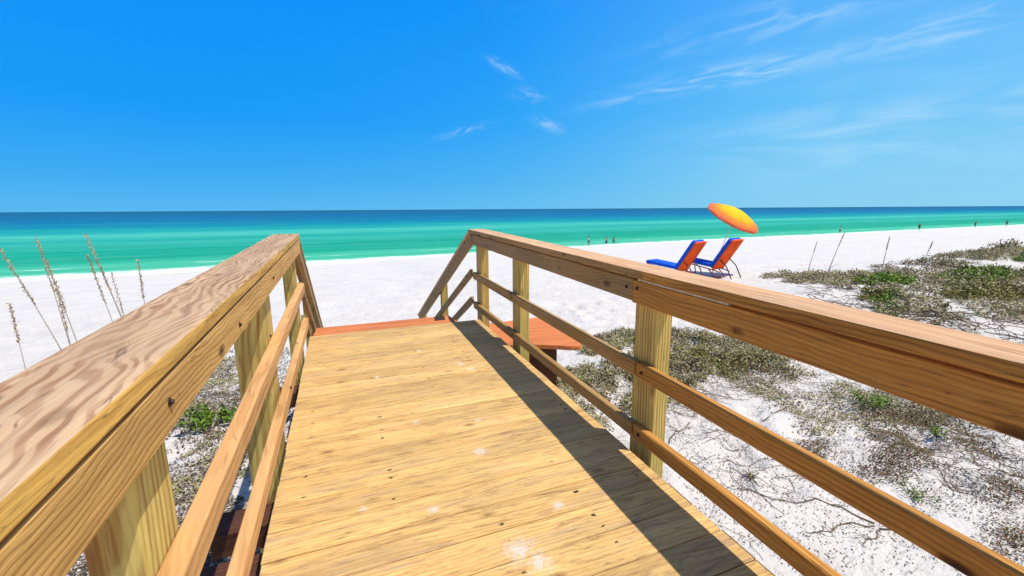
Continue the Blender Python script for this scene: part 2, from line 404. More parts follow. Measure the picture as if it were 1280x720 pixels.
bm = bmesh.new(); add_box(bm, -.318,-.28,-1.4,yend-.01,DK-.19,DK-.038); part('rim_joist', bm, M['darky'], walk)
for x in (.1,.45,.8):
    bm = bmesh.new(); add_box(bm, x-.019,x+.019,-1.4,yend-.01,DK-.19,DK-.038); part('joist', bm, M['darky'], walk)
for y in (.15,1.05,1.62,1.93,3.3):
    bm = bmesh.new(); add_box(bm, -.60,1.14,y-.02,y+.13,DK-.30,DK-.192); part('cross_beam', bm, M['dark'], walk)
bm = bmesh.new(); add_box(bm, -.3,.94,yend+.001,yend+.12,DK-.05,DK-.006,bev=.004); part('edge_nosing', bm, M['orange'], walk)

# landing one step below
land = empty('landing', (.9,4.2,0))
tag(land, 'orange-stained timber landing one step below the seaward end of the walkway', 'landing')
zl = Z(-1.345)
def poly_slab(bm, pts, z0, z1, shear=True):
    b0=[bm.verts.new((x,y,z0+(SL*y if shear else 0))) for x,y in pts]; b1=[bm.verts.new((x,y,z1+(SL*y if shear else 0))) for x,y in pts]
    bm.faces.new(b1); bm.faces.new(b0[::-1]); n=len(pts)
    for i in range(n): bm.faces.new((b0[i],b0[(i+1)%n],b1[(i+1)%n],b1[i]))
bm = bmesh.new()
poly_slab(bm, [(1.33,3.64),(1.5,3.60),(1.65,3.54),(1.80,3.46),(1.90,3.39),(1.98,3.36),(2.03,3.40),(2.05,3.5),(2.06,4.42),(1.6,4.38),(1.14,4.38),(1.10,4.86),(-.33,4.86),(-.33,4.28),(1.2,4.28),(1.33,4.1)], zl-.04, zl)
bmesh.ops.bevel(bm, geom=[e for e in bm.edges], offset=.006, segments=2, affect='EDGES')
part('landing_top', bm, M['orange'], land)
bm = bmesh.new()
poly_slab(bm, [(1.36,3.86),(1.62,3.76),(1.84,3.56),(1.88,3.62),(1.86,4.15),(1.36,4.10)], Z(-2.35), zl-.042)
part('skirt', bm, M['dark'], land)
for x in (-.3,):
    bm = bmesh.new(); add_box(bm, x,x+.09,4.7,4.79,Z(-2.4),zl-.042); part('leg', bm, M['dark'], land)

# ---- stairs
st = empty('staircase', (.43,5.4,0))
tag(st, 'wooden stairs dropping from the orange landing to the sand', 'stairs')
def stair_z(y): return DK - .04 - (y-4.3)*.50
nst = 5
for k in range(nst):
    y0 = 4.87+k*.3; z1 = zl+SL*4.8-.155*(k+1)
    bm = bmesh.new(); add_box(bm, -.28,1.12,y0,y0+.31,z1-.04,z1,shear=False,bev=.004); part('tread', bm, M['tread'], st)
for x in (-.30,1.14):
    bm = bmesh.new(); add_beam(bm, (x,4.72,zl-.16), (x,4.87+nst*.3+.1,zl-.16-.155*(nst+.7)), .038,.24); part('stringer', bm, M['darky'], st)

# ---- railings
def bolts(root, pts, sx):
    for (x,y,z) in pts:
        bm = bmesh.new(); d = Vector((sx,0,0)); p = Vector((x,y,z+SL*y))
        add_tube(bm, [p, p+d*.002], .009, 12); add_tube(bm, [p+d*.002, p+d*.007], .0055, 6)
        part('bolt', bm, M['metal'], root)
T = Z(-.302)
rr = empty('railing', (1.25,2,0))
tag(rr, 'amber timber railing on the right side of the walkway, its inner face in shade', 'railing', 'railings along the walkway')
TR = Z(-.312)
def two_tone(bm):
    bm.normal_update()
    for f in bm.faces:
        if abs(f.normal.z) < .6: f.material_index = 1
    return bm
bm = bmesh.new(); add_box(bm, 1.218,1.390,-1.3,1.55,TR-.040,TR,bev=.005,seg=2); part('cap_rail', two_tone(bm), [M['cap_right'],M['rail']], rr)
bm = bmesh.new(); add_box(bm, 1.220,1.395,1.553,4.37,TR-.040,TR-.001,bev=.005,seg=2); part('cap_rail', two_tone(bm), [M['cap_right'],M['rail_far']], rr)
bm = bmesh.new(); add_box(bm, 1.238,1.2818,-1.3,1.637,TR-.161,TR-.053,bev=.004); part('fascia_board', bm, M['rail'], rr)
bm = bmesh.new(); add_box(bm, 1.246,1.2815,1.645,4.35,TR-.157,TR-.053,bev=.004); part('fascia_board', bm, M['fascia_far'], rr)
bm = bmesh.new(); add_box(bm, 1.239,1.262,1.10,1.60,TR-.0525,TR-.0405,bev=0); part('shim', bm, simple('grey shim', (.50,.46,.38),.8,.2,.4,40), rr)
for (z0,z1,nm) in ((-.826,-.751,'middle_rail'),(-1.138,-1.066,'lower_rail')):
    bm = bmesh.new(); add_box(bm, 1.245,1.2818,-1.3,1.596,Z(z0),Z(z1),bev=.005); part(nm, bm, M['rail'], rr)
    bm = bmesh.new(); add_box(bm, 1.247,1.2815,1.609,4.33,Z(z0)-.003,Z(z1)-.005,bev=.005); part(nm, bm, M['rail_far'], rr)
for (y0,y1) in ((-.62,-.46),(1.503,1.665),(3.12,3.28),(4.15,4.31)):
    bm = bmesh.new(); add_box(bm, 1.2825,1.366,y0,y1,-.5,TR-.0405,bev=.005); part('post', bm, M['post'], rr)
bolts(rr, [(1.245,1.55,Z(-.79)),(1.245,1.55,Z(-1.10)),(1.247,3.2,Z(-.79)),(1.247,3.2,Z(-1.10)),(1.247,4.24,Z(-.79)),(1.238,1.60,Z(-.40)),(1.246,1.69,Z(-.41))], -1)

rl = empty('railing', (-.4,2,0))
tag(rl, 'pale weathered railing on the left side of the walkway with sunlit inner boards', 'railing', 'railings along the walkway')
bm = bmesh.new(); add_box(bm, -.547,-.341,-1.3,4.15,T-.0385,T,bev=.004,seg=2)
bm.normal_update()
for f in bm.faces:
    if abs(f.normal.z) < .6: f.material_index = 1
part('cap_rail', bm, [M['cap_left'],M['cap_side']], rl)
bm = bmesh.new(); add_box(bm, -.3895,-.3445,-1.3,4.13,T-.155,T-.048,bev=.003); part('fascia_board', bm, M['fascia_l'], rl)
bm = bmesh.new(); add_box(bm, -.3885,-.338,-1.3,4.12,Z(-.802),Z(-.727),bev=.006,seg=2); part('middle_rail', bm, M['rail_left'], rl)
bm = bmesh.new(); add_box(bm, -.371,-.328,-1.3,4.10,Z(-1.102),Z(-1.032),bev=.006,seg=2); part('lower_rail', bm, M['rail_left'], rl)
for (y0,y1,w) in ((-.7,-.55,.085),(.92,1.082,.087),(2.38,2.62,.14),(3.95,4.10,.09)):
    bm = bmesh.new(); add_box(bm, -.3905-w,-.3905,y0,y1,-.5,T-.0395,bev=.004); part('post', bm, M['post'], rl)
bolts(rl, [(-.39,2.5,Z(-.71)),(-.3275,2.55,Z(-1.03)),(-.344,1.0,Z(-.40)),(-.344,2.47,Z(-.40)),(-.344,1.65,Z(-.42))], 1)

# ---- stair railings
def stair_rail(side, a, b_, label):
    """a: top of cap at the corner; b_: top of cap at the foot"""
    r = empty('stair_railing', (a[0], (a[1]+b_[1])/2, 0)); tag(r, label, 'railing', 'railings of the stairs')
    a, b_ = Vector(a), Vector(b_)
    d = (b_-a).normalized(); n = Vector((0,0,1)); n = (n - d*n.dot(d)).normalized()
    def off(x,h): return Vector((x,0,0)) + n*h
    bm = bmesh.new(); add_beam(bm, a+off(side*.06,-.019), b_+off(side*.06,-.019)+d*.05, .11,.038, .005); part('cap_rail', bm, M['cap_right'] if side>0 else M['fascia_far'], r)
    bm = bmesh.new(); add_beam(bm, a+off(side*.03,-.098), b_+off(side*.03,-.098), .036,.11, .003); part('fascia_board', bm, M['fascia_far'], r)
    L = (b_-a).length
    for h,nm in ((-.455,'middle_rail'),(-.75,'lower_rail')):
        bm = bmesh.new(); add_beam(bm, a+Vector((side*.03,0,h)), b_+Vector((side*.03,0,h)), .036,.07,.003); part(nm, bm, M['fascia_far'], r)
    for t in (.5,.985):
        p = a.lerp(b_,t); bm = bmesh.new()
        add_box(bm, p.x+side*.05-(.085 if side<0 else 0), p.x+side*.05+(.085 if side>0 else 0), p.y-.05,p.y+.05,-.9,p.z-.045,shear=False,bev=.003); part('post', bm, M['post'], r)
stair_rail(1, (1.225,4.385,TR+SL*4.38), (1.085,7.16,Z(-1.715)), 'timber handrail sloping down the right side of the stairs')
stair_rail(-1, (-.345,4.155,T+SL*4.15), (-.335,6.6,Z(-1.70)), 'timber handrail sloping down the left side of the stairs')

# ------------------------------------------------------------------ beach chairs
M['blue'] = simple('royal blue cushion canvas', (.012,.10,.62), .85,.1,.12,20,bump=.2)
M['orangef'] = simple('orange backing canvas', (.88,.11,.018), .85,.1,.25,5,bump=.2)
M['redframe'] = simple('red painted frame', (.45,.04,.025), .5,.4,.15,20)
M['darkframe'] = simple('dark metal strut', (.06,.05,.05), .5,.5,.15,20)
def soft_slab(a, b, w, t, up, puff=.25):
    """padded slab from a to b, width w, thickness t, slightly bulged"""
    a, b = Vector(a), Vector(b); d=(b-a); L=d.length; d.normalize(); s=d.cross(Vector(up)).normalized(); u=s.cross(d).normalized()
    bm = bmesh.new(); bmesh.ops.create_cube(bm, size=1)
    bmesh.ops.subdivide_edges(bm, edges=bm.edges[:], cuts=6, use_grid_fill=True)
    for v in bm.verts:
        q=v.co.copy(); bulge = (1-(2*q.x)**2)*(1-(2*q.y)**4)
        seam = -.10*math.exp(-((abs(q.y)-.17)/.03)**2)
        v.co = a + d*(q.y+.5)*L + s*q.x*w*(1-.04*(2*q.y)**4) + u*q.z*t*(.72+puff*bulge+seam)
    return bm
def make_chair():
    r = empty('lounge_chair')
    P0 = Vector((0,0,.34))                           # seat/back junction, faces +Y
    front = Vector((0,1.12,.50)); top = Vector((0,-.60,1.28))
    root_mesh = []
    def pt(name,bm,mat,parent=r,smooth=True):
        o = mesh_obj(name,bm,mat,parent,smooth); return o
    pt('seat_cushion', soft_slab(P0+Vector((0,-.02,.05)), front, .60,.13,(0,0,1)), M['blue'])
    bc = pt('back_cushion', soft_slab(P0, top, .60,.16,(0,1,.3)), M['blue'])
    dd=(top-P0).normalized(); nb = Vector((0,dd.z,-dd.y)); # towards the sitter
    bm = soft_slab(P0-nb*.095-dd*.02, top-nb*.085+dd*.03, .625,.05,(0,1,.3)); pt('back_panel', bm, M['orangef'])
    for sx in (-.27,.27):
        bm = bmesh.new()
        add_tube(bm, [(sx,1.1,.43),(sx,.3,.31),(sx,-.15,.24),(sx,-.32,.20)], .018, 8); pt('side_frame', bm, M['redframe'])
        bm = bmesh.new(); add_tube(bm, [(sx,.98,.42),(sx,.90,0)], .018, 8); pt('leg', bm, M['redframe'])
        bm = bmesh.new(); add_tube(bm, [(sx,.1,.29),(sx,-.18,0)], .018, 8); pt('leg', bm, M['redframe'])
        bm = bmesh.new(); add_tube(bm, [(sx,-.28,.62),(sx,-.52,.42),(sx,-.74,.0)], .018, 8); pt('back_strut', bm, M['darkframe'])
    bm = bmesh.new(); add_tube(bm, [(-.27,.90,.02),(.27,.90,.02)], .015, 8); pt('crossbar', bm, M['redframe'])
    bm = bmesh.new(); add_tube(bm, [(-.27,-.18,.02),(.27,-.18,.02)], .015, 8); pt('crossbar', bm, M['redframe'])
    return r
HD = math.atan2(.965,-.26)-math.pi/2
ch = make_chair()
def gz(x,y): return float(ground(np.array([x]),np.array([y]))[0])
ch.location = (10.3,11.15,gz(10.3,11.15)); ch.rotation_euler.z = HD
tag(ch, 'blue lounge chair with an orange back, the nearer left one partly behind the rail', 'beach chair', 'lounge chairs under the umbrella')
ch2 = copy_tree(ch); ch2.location = (11.42,10.75,gz(11.42,10.75)); ch2.rotation_euler.z = HD-.06
tag(ch2, 'blue lounge chair with an orange back, directly below the tilted umbrella', 'beach chair', 'lounge chairs under the umbrella')

# umbrella
um = empty('beach_umbrella', (12.08,11.55,gz(12.08,11.55)))
tag(um, 'tilted yellow and orange beach umbrella shading two lounge chairs', 'umbrella')
ctr = Vector((12.36,11.07,Z(-.33)))-Vector(um.location)
nrm = Vector((.155,-.50,.84)).normalized()
q = nrm.to_track_quat('Z','Y')
bm = bmesh.new(); Rr = .93; rings=[]; nseg=64
for k in range(0,9):
    t=k/8; row=[]
    for j in range(nseg):
        a=2*math.pi*j/nseg; sc = 1-.05*t*abs(math.sin(a*4))
        rad=Rr*t*sc; zz = .30*(1-t**1.8)-.03*t*abs(math.sin(a*4))*0
        row.append(bm.verts.new((rad*math.cos(a),rad*math.sin(a),zz)) if k or j==0 else None)
    rings.append(row)
c0=rings[0][0]
for j in range(nseg): bm.faces.new((c0,rings[1][j],rings[1][(j+1)%nseg])).smooth=True
for k in range(1,8):
    for j in range(nseg): bm.faces.new((rings[k][j],rings[k+1][j],rings[k+1][(j+1)%nseg],rings[k][(j+1)%nseg])).smooth=True
# valance
val=[bm.verts.new((v.co.x*.995,v.co.y*.995,v.co.z-.05)) for v in rings[8]]
for j in range(nseg): bm.faces.new((rings[8][j],val[j],val[(j+1)%nseg],rings[8][(j+1)%nseg]))
m, nt, b = material('tie-dyed umbrella canvas', .8,.15)
oc = nt.new('ShaderNodeTexCoord').outputs['Object']
d = nt.vmath('LENGTH', nt.vmath('MULTIPLY', oc, (1,1,0)))
d2 = nt.math('ADD', nt.math('DIVIDE', d, Rr), nt.math('MULTIPLY', nt.math('SUBTRACT', nt.noise(oc, 3.2,4,.7),.5), .35))
so = nt.new('ShaderNodeSeparateXYZ'); nt.l.new(oc, so.inputs[0])
seam = nt.math('ABSOLUTE', nt.math('SINE', nt.math('MULTIPLY', nt.math('ARCTAN2', so.outputs[1], so.outputs[0]), 4.)))
seam = nt.maprange(seam, 0., .12, .72, 1.)
ucol = nt.vmath('SCALE', nt.ramp(d2, [(.0,(.88,.55,.01)),(.55,(.88,.44,.012)),(.78,(.86,.22,.03)),(.95,(.85,.16,.07)),(1,(.88,.28,.16))]), scale=seam)
nt.l.new(ucol, b.inputs['Base Color'])
can = mesh_obj('canopy', bm, m, um); can.location = ctr; can.rotation_euler = q.to_euler()
sol = can.modifiers.new('thickness','SOLIDIFY'); sol.thickness=.004
bm = bmesh.new()
for j in range(8):
    a=2*math.pi*j/8
    add_tube(bm, [(0,0,.27),(Rr*.5*math.cos(a),Rr*.5*math.sin(a),.19),(Rr*.97*math.cos(a),Rr*.97*math.sin(a),-.015)], .005, 5)
M['white'] = simple('white painted pole', (.75,.75,.74), .4,.4,.05,10)
rb = mesh_obj('ribs', bm, M['white'], um); rb.location = ctr; rb.rotation_euler = q.to_euler()
bm = bmesh.new(); base=Vector((0,0,-.1)); joint = base.lerp(ctr,.45)
add_tube(bm, [base, joint, ctr+nrm*.30], .012, 10); mesh_obj('pole', bm, M['white'], um)
bm = bmesh.new(); p = ctr+nrm*.30
add_tube(bm, [p, p+nrm*.03], [.014,.006], 8); mesh_obj('finial', bm, M['white'], um)

# ------------------------------------------------------------------ people far off
M['skin'] = simple('tanned skin', (.42,.22,.13), .6,.3,.08,8)
M['hairb'] = simple('brown hair', (.05,.028,.015), .7,.2,.1,20)
cloth = {k: simple(k+' cloth', c, .85,.1,.08,15) for k,c in {'white':(.75,.75,.72),'navy':(.03,.045,.12),'red':(.5,.05,.04),'black':(.02,.02,.025),'teal':(.03,.25,.28)}.items()}
def skin_mesh(name, verts, edges, radii, mat, parent):
    me = bpy.data.meshes.new(name); me.from_pydata(verts, edges, []); me.update()
    o = bpy.data.objects.new(name, me); COL.objects.link(o)
    sk = o.modifiers.new('s','SKIN'); sk.use_smooth_shade = True
    for i,r in enumerate(radii): me.skin_vertices[0].data[i].radius = (r,r) if not isinstance(r,tuple) else r
    me.skin_vertices[0].data[0].use_root = True
    ss = o.modifiers.new('u','SUBSURF'); ss.levels = 1; ss.render_levels = 1
    dg = bpy.context.evaluated_depsgraph_get(); ev = o.evaluated_get(dg)
    nm = bpy.data.meshes.new_from_object(ev); bpy.data.objects.remove(o)
    nm.materials.clear(); nm.materials.append(mat)
    for p in nm.polygons: p.use_smooth = True
    return link(bpy.data.objects.new(name, nm), parent)
def person(loc, rz, top, bottom, label, stride=.18, h=1.72, sink=0, arm=.0):
    k = h/1.72
    r = empty('person', (loc[0],loc[1],loc[2]-sink), rz); tag(r, label, 'person', 'people near the water')
    J = {'pel':(0,0,.93),'sp':(0,0,1.12),'ch':(0,.01,1.33),'nk':(0,.0,1.47),'h1':(0,.02,1.56),'h2':(0,.02,1.66),
         'hl':(-.09,0,.88),'kl':(-.10,stride*.5,.48),'al':(-.10,stride*.3,.08),'tl':(-.11,stride*.3+.15,.03),
         'hr':(.09,0,.88),'kr':(.10,-stride*.3,.48),'ar':(.10,-stride*.9,.09),'tr':(.11,-stride*.9+.15,.03),
         'sl':(-.19,0,1.38),'el':(-.25,-.06+arm,1.10),'wl':(-.26,.02+arm,.86),'fl':(-.26,.05+arm,.77),
         'sr':(.19,0,1.38),'er':(.25,-.04,1.10),'wr':(.26,.08,.87),'fr':(.26,.11,.78)}
    R = {'pel':.13,'sp':.115,'ch':(.15,.11),'nk':.055,'h1':.085,'h2':.095,'hl':.09,'kl':.058,'al':.038,'tl':.035,'hr':.09,'kr':.058,'ar':.038,'tr':.035,
         'sl':.06,'el':.042,'wl':.03,'fl':.035,'sr':.06,'er':.042,'wr':.03,'fr':.035}
    E_ = [('pel','sp'),('sp','ch'),('ch','nk'),('nk','h1'),('h1','h2'),('pel','hl'),('hl','kl'),('kl','al'),('al','tl'),('pel','hr'),('hr','kr'),('kr','ar'),('ar','tr'),
          ('ch','sl'),('sl','el'),('el','wl'),('wl','fl'),('ch','sr'),('sr','er'),('er','wr'),('wr','fr')]
    names = list(J); ix = {n:i for i,n in enumerate(names)}
    sc = lambda v: tuple(k*c for c in v)
    skin_mesh('body', [sc(J[n]) for n in names], [(ix[a],ix[b]) for a,b in E_], [R[n] for n in names], M['skin'], r)
    def lerp(a,b,t): return tuple(a[i]+(b[i]-a[i])*t for i in range(3))
    sv = [sc(J['pel']),sc(J['hl']),sc(lerp(J['hl'],J['kl'],.7)),sc(J['hr']),sc(lerp(J['hr'],J['kr'],.7))]
    skin_mesh('shorts', sv, [(0,1),(1,2),(0,3),(3,4)], [.145,.105,.09,.105,.09], cloth[bottom], r)
    if top:
        sv = [sc(J['sp']),sc(J['ch']),sc(J['sl']),sc(lerp(J['sl'],J['el'],.6)),sc(J['sr']),sc(lerp(J['sr'],J['er'],.6)),sc((0,0,.98))]
        skin_mesh('shirt', sv, [(6,0),(0,1),(1,2),(2,3),(1,4),(4,5)], [.13,(.165,.125),.075,.06,.075,.06,.14], cloth[top], r)
    bm = bmesh.new(); bmesh.ops.create_uvsphere(bm, u_segments=12, v_segments=8, radius=.105*k)
    for v in bm.verts: v.co = Vector((v.co.x, v.co.y-.02*k if v.co.y>0 else v.co.y, v.co.z*1.05+1.645*k+ (0.01 if v.co.z>0 else -.0)))
    mesh_obj('hair', bm, M['hairb'], r, True)
    return r
def onshore(x,y): return (x,y,max(gz(x,y),-99))
person((36.9,60.5,gz(36.9,60.5)), 1.2, 'white','navy','person in a white shirt wading at the water\'s edge left of the chairs', h=1.75)
person((42.7,64.2,WATER-.55), .4, None,'navy','bather standing waist deep, left of the pair in the shallows', h=1.7)
person((44.6,64.8,WATER-.6), -.7, None,'teal','bather standing waist deep, right of the pair in the shallows', h=1.68)
person((105.5,65.0,gz(105.5,65.0)), 1.3, 'white','black','person standing at the water\'s edge above the nearest right-hand sea oats', h=1.7)
person((128.5,61.5,gz(128.5,61.5)), 1.7, 'navy','black','darkly dressed person walking on the far beach, nearest of the three at right', h=1.78)
person((164,66.0,gz(164,66.0)), 1.2, 'red','navy','person in a red top on the far beach, middle one of the three at right', h=1.75, stride=.3)
person((178,65,gz(178,65)), -1.5, 'navy','black','farthest person on the beach, near the right edge of the view', h=1.75, stride=.25)

# ------------------------------------------------------------------ vegetation
def leaf_mat(name, stops, rough=.7):
    m, nt, b = material(name, rough, .25)
    isl = nt.new('ShaderNodeNewGeometry').outputs['Random Per Island']
    tc = nt.new('ShaderNodeTexCoord').outputs['Object']
    n = nt.noise(tc, 1.7, 3, .6)
    f = nt.math('ADD', nt.math('MULTIPLY', isl, .55), nt.math('MULTIPLY', nt.maprange(n,.3,.7), .45), clamp=True)
    nt.l.new(nt.ramp(f, stops), b.inputs['Base Color'])
    return m
G_grey = leaf_mat('grey-brown dune scrub leaves', [(0,(.08,.06,.04)),(.2,(.18,.11,.07)),(.38,(.40,.31,.21)),(.52,(.20,.21,.04)),(.72,(.50,.42,.30)),(.86,(.30,.28,.06)),(1,(.46,.38,.27))])
G_rust = leaf_mat('rusty brown dune leaves', [(0,(.12,.05,.035)),(.3,(.22,.11,.06)),(.55,(.16,.15,.05)),(.8,(.30,.20,.12)),(1,(.32,.28,.18))])
G_green = leaf_mat('green dune leaves', [(0,(.05,.09,.015)),(.4,(.12,.20,.02)),(.7,(.20,.30,.035)),(1,(.30,.34,.09))])
G_olive = leaf_mat('olive dune leaves', [(0,(.07,.06,.03)),(.3,(.15,.14,.03)),(.6,(.24,.23,.05)),(1,(.34,.28,.13))])
G_lit = leaf_mat('dry plant litter', [(0,(.05,.04,.035)),(.5,(.12,.09,.06)),(1,(.24,.20,.15))])
G_stem = leaf_mat('dry brown stems', [(0,(.10,.06,.04)),(.5,(.19,.13,.08)),(1,(.28,.21,.14))])
def leaves(cx, cy, hz, size, flat=.35):
    """one bent leaf blade (two triangles) at each point -> verts, tris"""
    n = len(cx)
    base = np.stack([cx,cy,hz],1)
    az = rng.uniform(0,2*np.pi,n); el = np.arcsin(np.clip(rng.normal(flat,.38,n),-.6,.98))
    d = np.stack([np.cos(az)*np.cos(el), np.sin(az)*np.cos(el), np.sin(el)],1)
    s = np.stack([-np.sin(az), np.cos(az), np.zeros(n)],1); roll = rng.normal(0,.5,n)
    u = np.cross(s,d); s = s*np.cos(roll)[:,None] + u*np.sin(roll)[:,None]
    L = size*rng.uniform(.6,1.4,n); w = L*rng.uniform(.45,.75,n)
    a = base; c = base + d*L[:,None]; mid = base + d*(L*.5)[:,None] + np.array([0,0,1])*(L*.12)[:,None]
    l = mid - s*w[:,None]*.5; r = mid + s*w[:,None]*.5
    V = np.concatenate([np.stack([a,l,c,r],1).reshape(-1,3)])
    i = np.arange(n)*4
    F = np.stack([i,i+1,i+2,i+3],1)
    return V, F
def clumps(ells, n_cl, per, spread, hmax, size, thresh=.35, nscale=1.2, seed=5, spreadz=1.):
    """scattered leafy tufts inside ellipses, thinned by a noise field so sand shows between"""
    xs,ys,zs = [],[],[]
    areas = np.array([e[2]*e[3]*(e[5] if len(e)>5 else 1) for e in ells]); areas = areas/areas.sum()
    for e,a in zip(ells, areas):
        n = max(1,int(n_cl*a)); cx,cy,rx,ry,rot = e[:5]
        r = np.sqrt(rng.uniform(0,1,n))*1.0; t = rng.uniform(0,2*np.pi,n)
        ex = r*np.cos(t)*rx; ey = r*np.sin(t)*ry
        X = cx+ex*np.cos(rot)-ey*np.sin(rot); Y = cy+ex*np.sin(rot)+ey*np.cos(rot)
        f = .6*vnoise(X*nscale,Y*nscale,seed)+.4*vnoise(X*nscale*3,Y*nscale*3,seed+1) - .42*r**2
        k = f > thresh; X=X[k];Y=Y[k]; f=f[k]
        m_ = len(X); hh = hmax*(.35+1.3*np.clip(f-thresh,0,.5))*rng.uniform(.5,1.2,m_)
        XX = np.repeat(X,per)+rng.normal(0,1,m_*per)*spread; YY = np.repeat(Y,per)+rng.normal(0,1,m_*per)*spread
        ZZ = np.repeat(hh,per)*rng.uniform(0.02,1,m_*per)
        xs.append(XX);ys.append(YY);zs.append(ZZ)
    X=np.concatenate(xs);Y=np.concatenate(ys);Zz=np.concatenate(zs)
    return X,Y,ground(X,Y)+Zz*spreadz
def keep_clear(X,Y,Zv):
    k = ~((X>-.62)&(X<1.42)&(Y<4.9)) & ~((X>-.5)&(X<1.4)&(Y<7.2))
    return X[k],Y[k],Zv[k]
def scrub(name, ells, n_cl, per, spread, hmax, size, mat, label, thresh=.35, nscale=1.2, seed=5, cat='plants', flat=.35):
    X,Y,Zv = keep_clear(*clumps(ells,n_cl,per,spread,hmax,size,thresh,nscale,seed))
    V,F = leaves(X,Y,Zv,size,flat)
    o = np_mesh(name, V, F, mat); tag(o, label, cat, kind='stuff'); return o
D_ = math.radians
main = [(4.55,5.1,1.55,.75,D_(40)),(5.6,4.7,1.3,.7,D_(20)),(3.75,4.6,.7,.9,D_(60)),(2.75,4.5,.6,.85,D_(70),1.6),(4.1,5.8,.9,.5,D_(30),1.5),(3.2,3.9,.6,.4,D_(30)),(2.2,3.9,.3,.6,0.)]
scrub('dune_scrub', main, 5600,12,.035,.16,.034, G_grey, 'dense grey-brown mat of dune scrub on the sand just beyond the walkway\'s right railing', .20, 2.4, 5)
scrub('dune_scrub', [(5.7,5.0,1.1,.45,D_(15)),(4.6,4.4,.9,.3,D_(30)),(3.4,4.9,.5,.3,D_(40)),(5.2,4.3,.8,.3,D_(20))], 1000,13,.035,.19,.032, G_olive, 'olive patches of low scrub in the mat beyond the right railing', .38, 1.9, 9)
scrub('dune_scrub', [(6.3,3.9,1.6,.8,D_(12)),(7.6,3.3,1.8,.8,D_(8)),(4.9,3.7,.8,.5,D_(20)),(6.0,2.6,1.2,.5,D_(10)),(5.0,3.0,1.5,.8,D_(25)),(8.5,3.2,2,1,0.)], 6500,9,.05,.09,.027, G_grey, 'looser grey scrub thinning out across the sand towards the right edge of the view', .40, 2.6, 27)
far = [(13.2,7.9,2.0,1.5,D_(25)),(16.0,6.6,4.0,2.1,D_(15)),(10.8,5.0,2.0,1.2,D_(30)),(22.5,8.0,4.5,1.5,D_(5)),(12.2,4.2,2.4,1.0,D_(20)),(28,7.5,5,2,0.,.7),(12.7,9.3,.7,.5,D_(0),1.)]
scrub('dune_scrub', far, 6800,12,.06,.28,.062, G_grey, 'broad belt of grey dune scrub spreading across the sand at far right', .27, 1.3, 11)
scrub('dune_vines', [(13.3,6.9,2.1,.55,D_(12)),(17.5,6.7,3.2,.7,D_(8)),(11.0,5.6,1.5,.35,D_(25)),(21,7.0,2.5,.5,0.)], 1700,14,.05,.28,.065, G_green, 'green creeping vines running through the far scrub belt', .38, 1.1, 13)
scrub('dune_vines', [(14.5,5.4,3.4,.8,D_(10)),(12,6.1,1.4,.5,D_(10)),(20,5.8,3,.8,D_(5)),(9.6,5.0,.8,.4,D_(20))], 2600,12,.05,.25,.06, G_olive, 'olive creeping plants on the near side of the far scrub belt', .34, 1.1, 17)
scrub('dune_creeper', [(4.35,1.98,.62,.17,D_(8)),(4.75,2.2,.26,.24,D_(60)),(3.95,2.42,.3,.13,D_(20)),(5.4,2.5,.5,.3,0.)], 1700,6,.045,.05,.018, G_rust, 'rusty brown creeper forming an arc on the sand below the right railing', .22, 6, 19)
scrub('dune_creeper', [(4.75,1.45,.5,.13,D_(5)),(5.25,1.9,.28,.2,D_(30)),(5.9,2.3,.6,.3,D_(10)),(4.1,1.15,.4,.1,D_(5)),(5.2,1.3,.5,.13,0.),(6.4,1.9,.6,.3,0.)], 2300,6,.06,.055,.019, G_rust, 'dark brown creeper tangles on the sand at the right edge of the view', .24, 5, 23)
# loose litter: tiny dry bits over the sand
def litter(name, ells, n, size, mat, label, thresh=.4, nscale=1.3, seed=3):
    xs,ys=[],[]
    areas = np.array([e[2]*e[3]*(e[5] if len(e)>5 else 1) for e in ells]); areas=areas/areas.sum()
    for e,a in zip(ells,areas):
        k=int(n*a); r=np.sqrt(rng.uniform(0,1,k)); t=rng.uniform(0,2*np.pi,k); ex=r*np.cos(t)*e[2]; ey=r*np.sin(t)*e[3]
        X=e[0]+ex*np.cos(e[4])-ey*np.sin(e[4]); Y=e[1]+ex*np.sin(e[4])+ey*np.cos(e[4])
        f=.5*vnoise(X*nscale,Y*nscale,seed)+.5*vnoise(X*nscale*4,Y*nscale*4,seed+1); kk=f>thresh; xs.append(X[kk]); ys.append(Y[kk])
    X=np.concatenate(xs);Y=np.concatenate(ys)
    X,Y,Zv=keep_clear(X,Y,ground(X,Y)+rng.uniform(0,.012,len(X)))
    V,F=leaves(X,Y,Zv,size,.12); o=np_mesh(name,V,F,mat); tag(o,label,'plant litter',kind='stuff'); return o
litter('plant_litter', [(5.2,3.2,3.4,2.3,D_(25)),(3.2,1.8,1.6,.9,D_(10),.3),(5.5,1.7,2.0,1.0,D_(5),1.8),(9,4,4,2,D_(15),.6)], 42000,.014,G_lit,'fine dark plant litter speckling the sand beyond the right railing',.47)
litter('plant_litter', [(-1.45,4.0,.95,2.4,0),(-1.7,7.0,.9,2.0,0,.7),(-1.2,2.6,.8,1.6,0)], 36000,.022,G_lit,'dark rippled plant litter on the sand left of the walkway',.34,2.2,31)
scrub('dune_scrub', [(-1.3,4.2,.55,1.5,0.),(-1.65,6.9,.6,1.5,0.),(-1.2,2.8,.4,.9,0.)], 2600,8,.03,.06,.026, G_grey, 'low grey scrub along the left side of the walkway', .36, 2.6, 41, flat=.2)

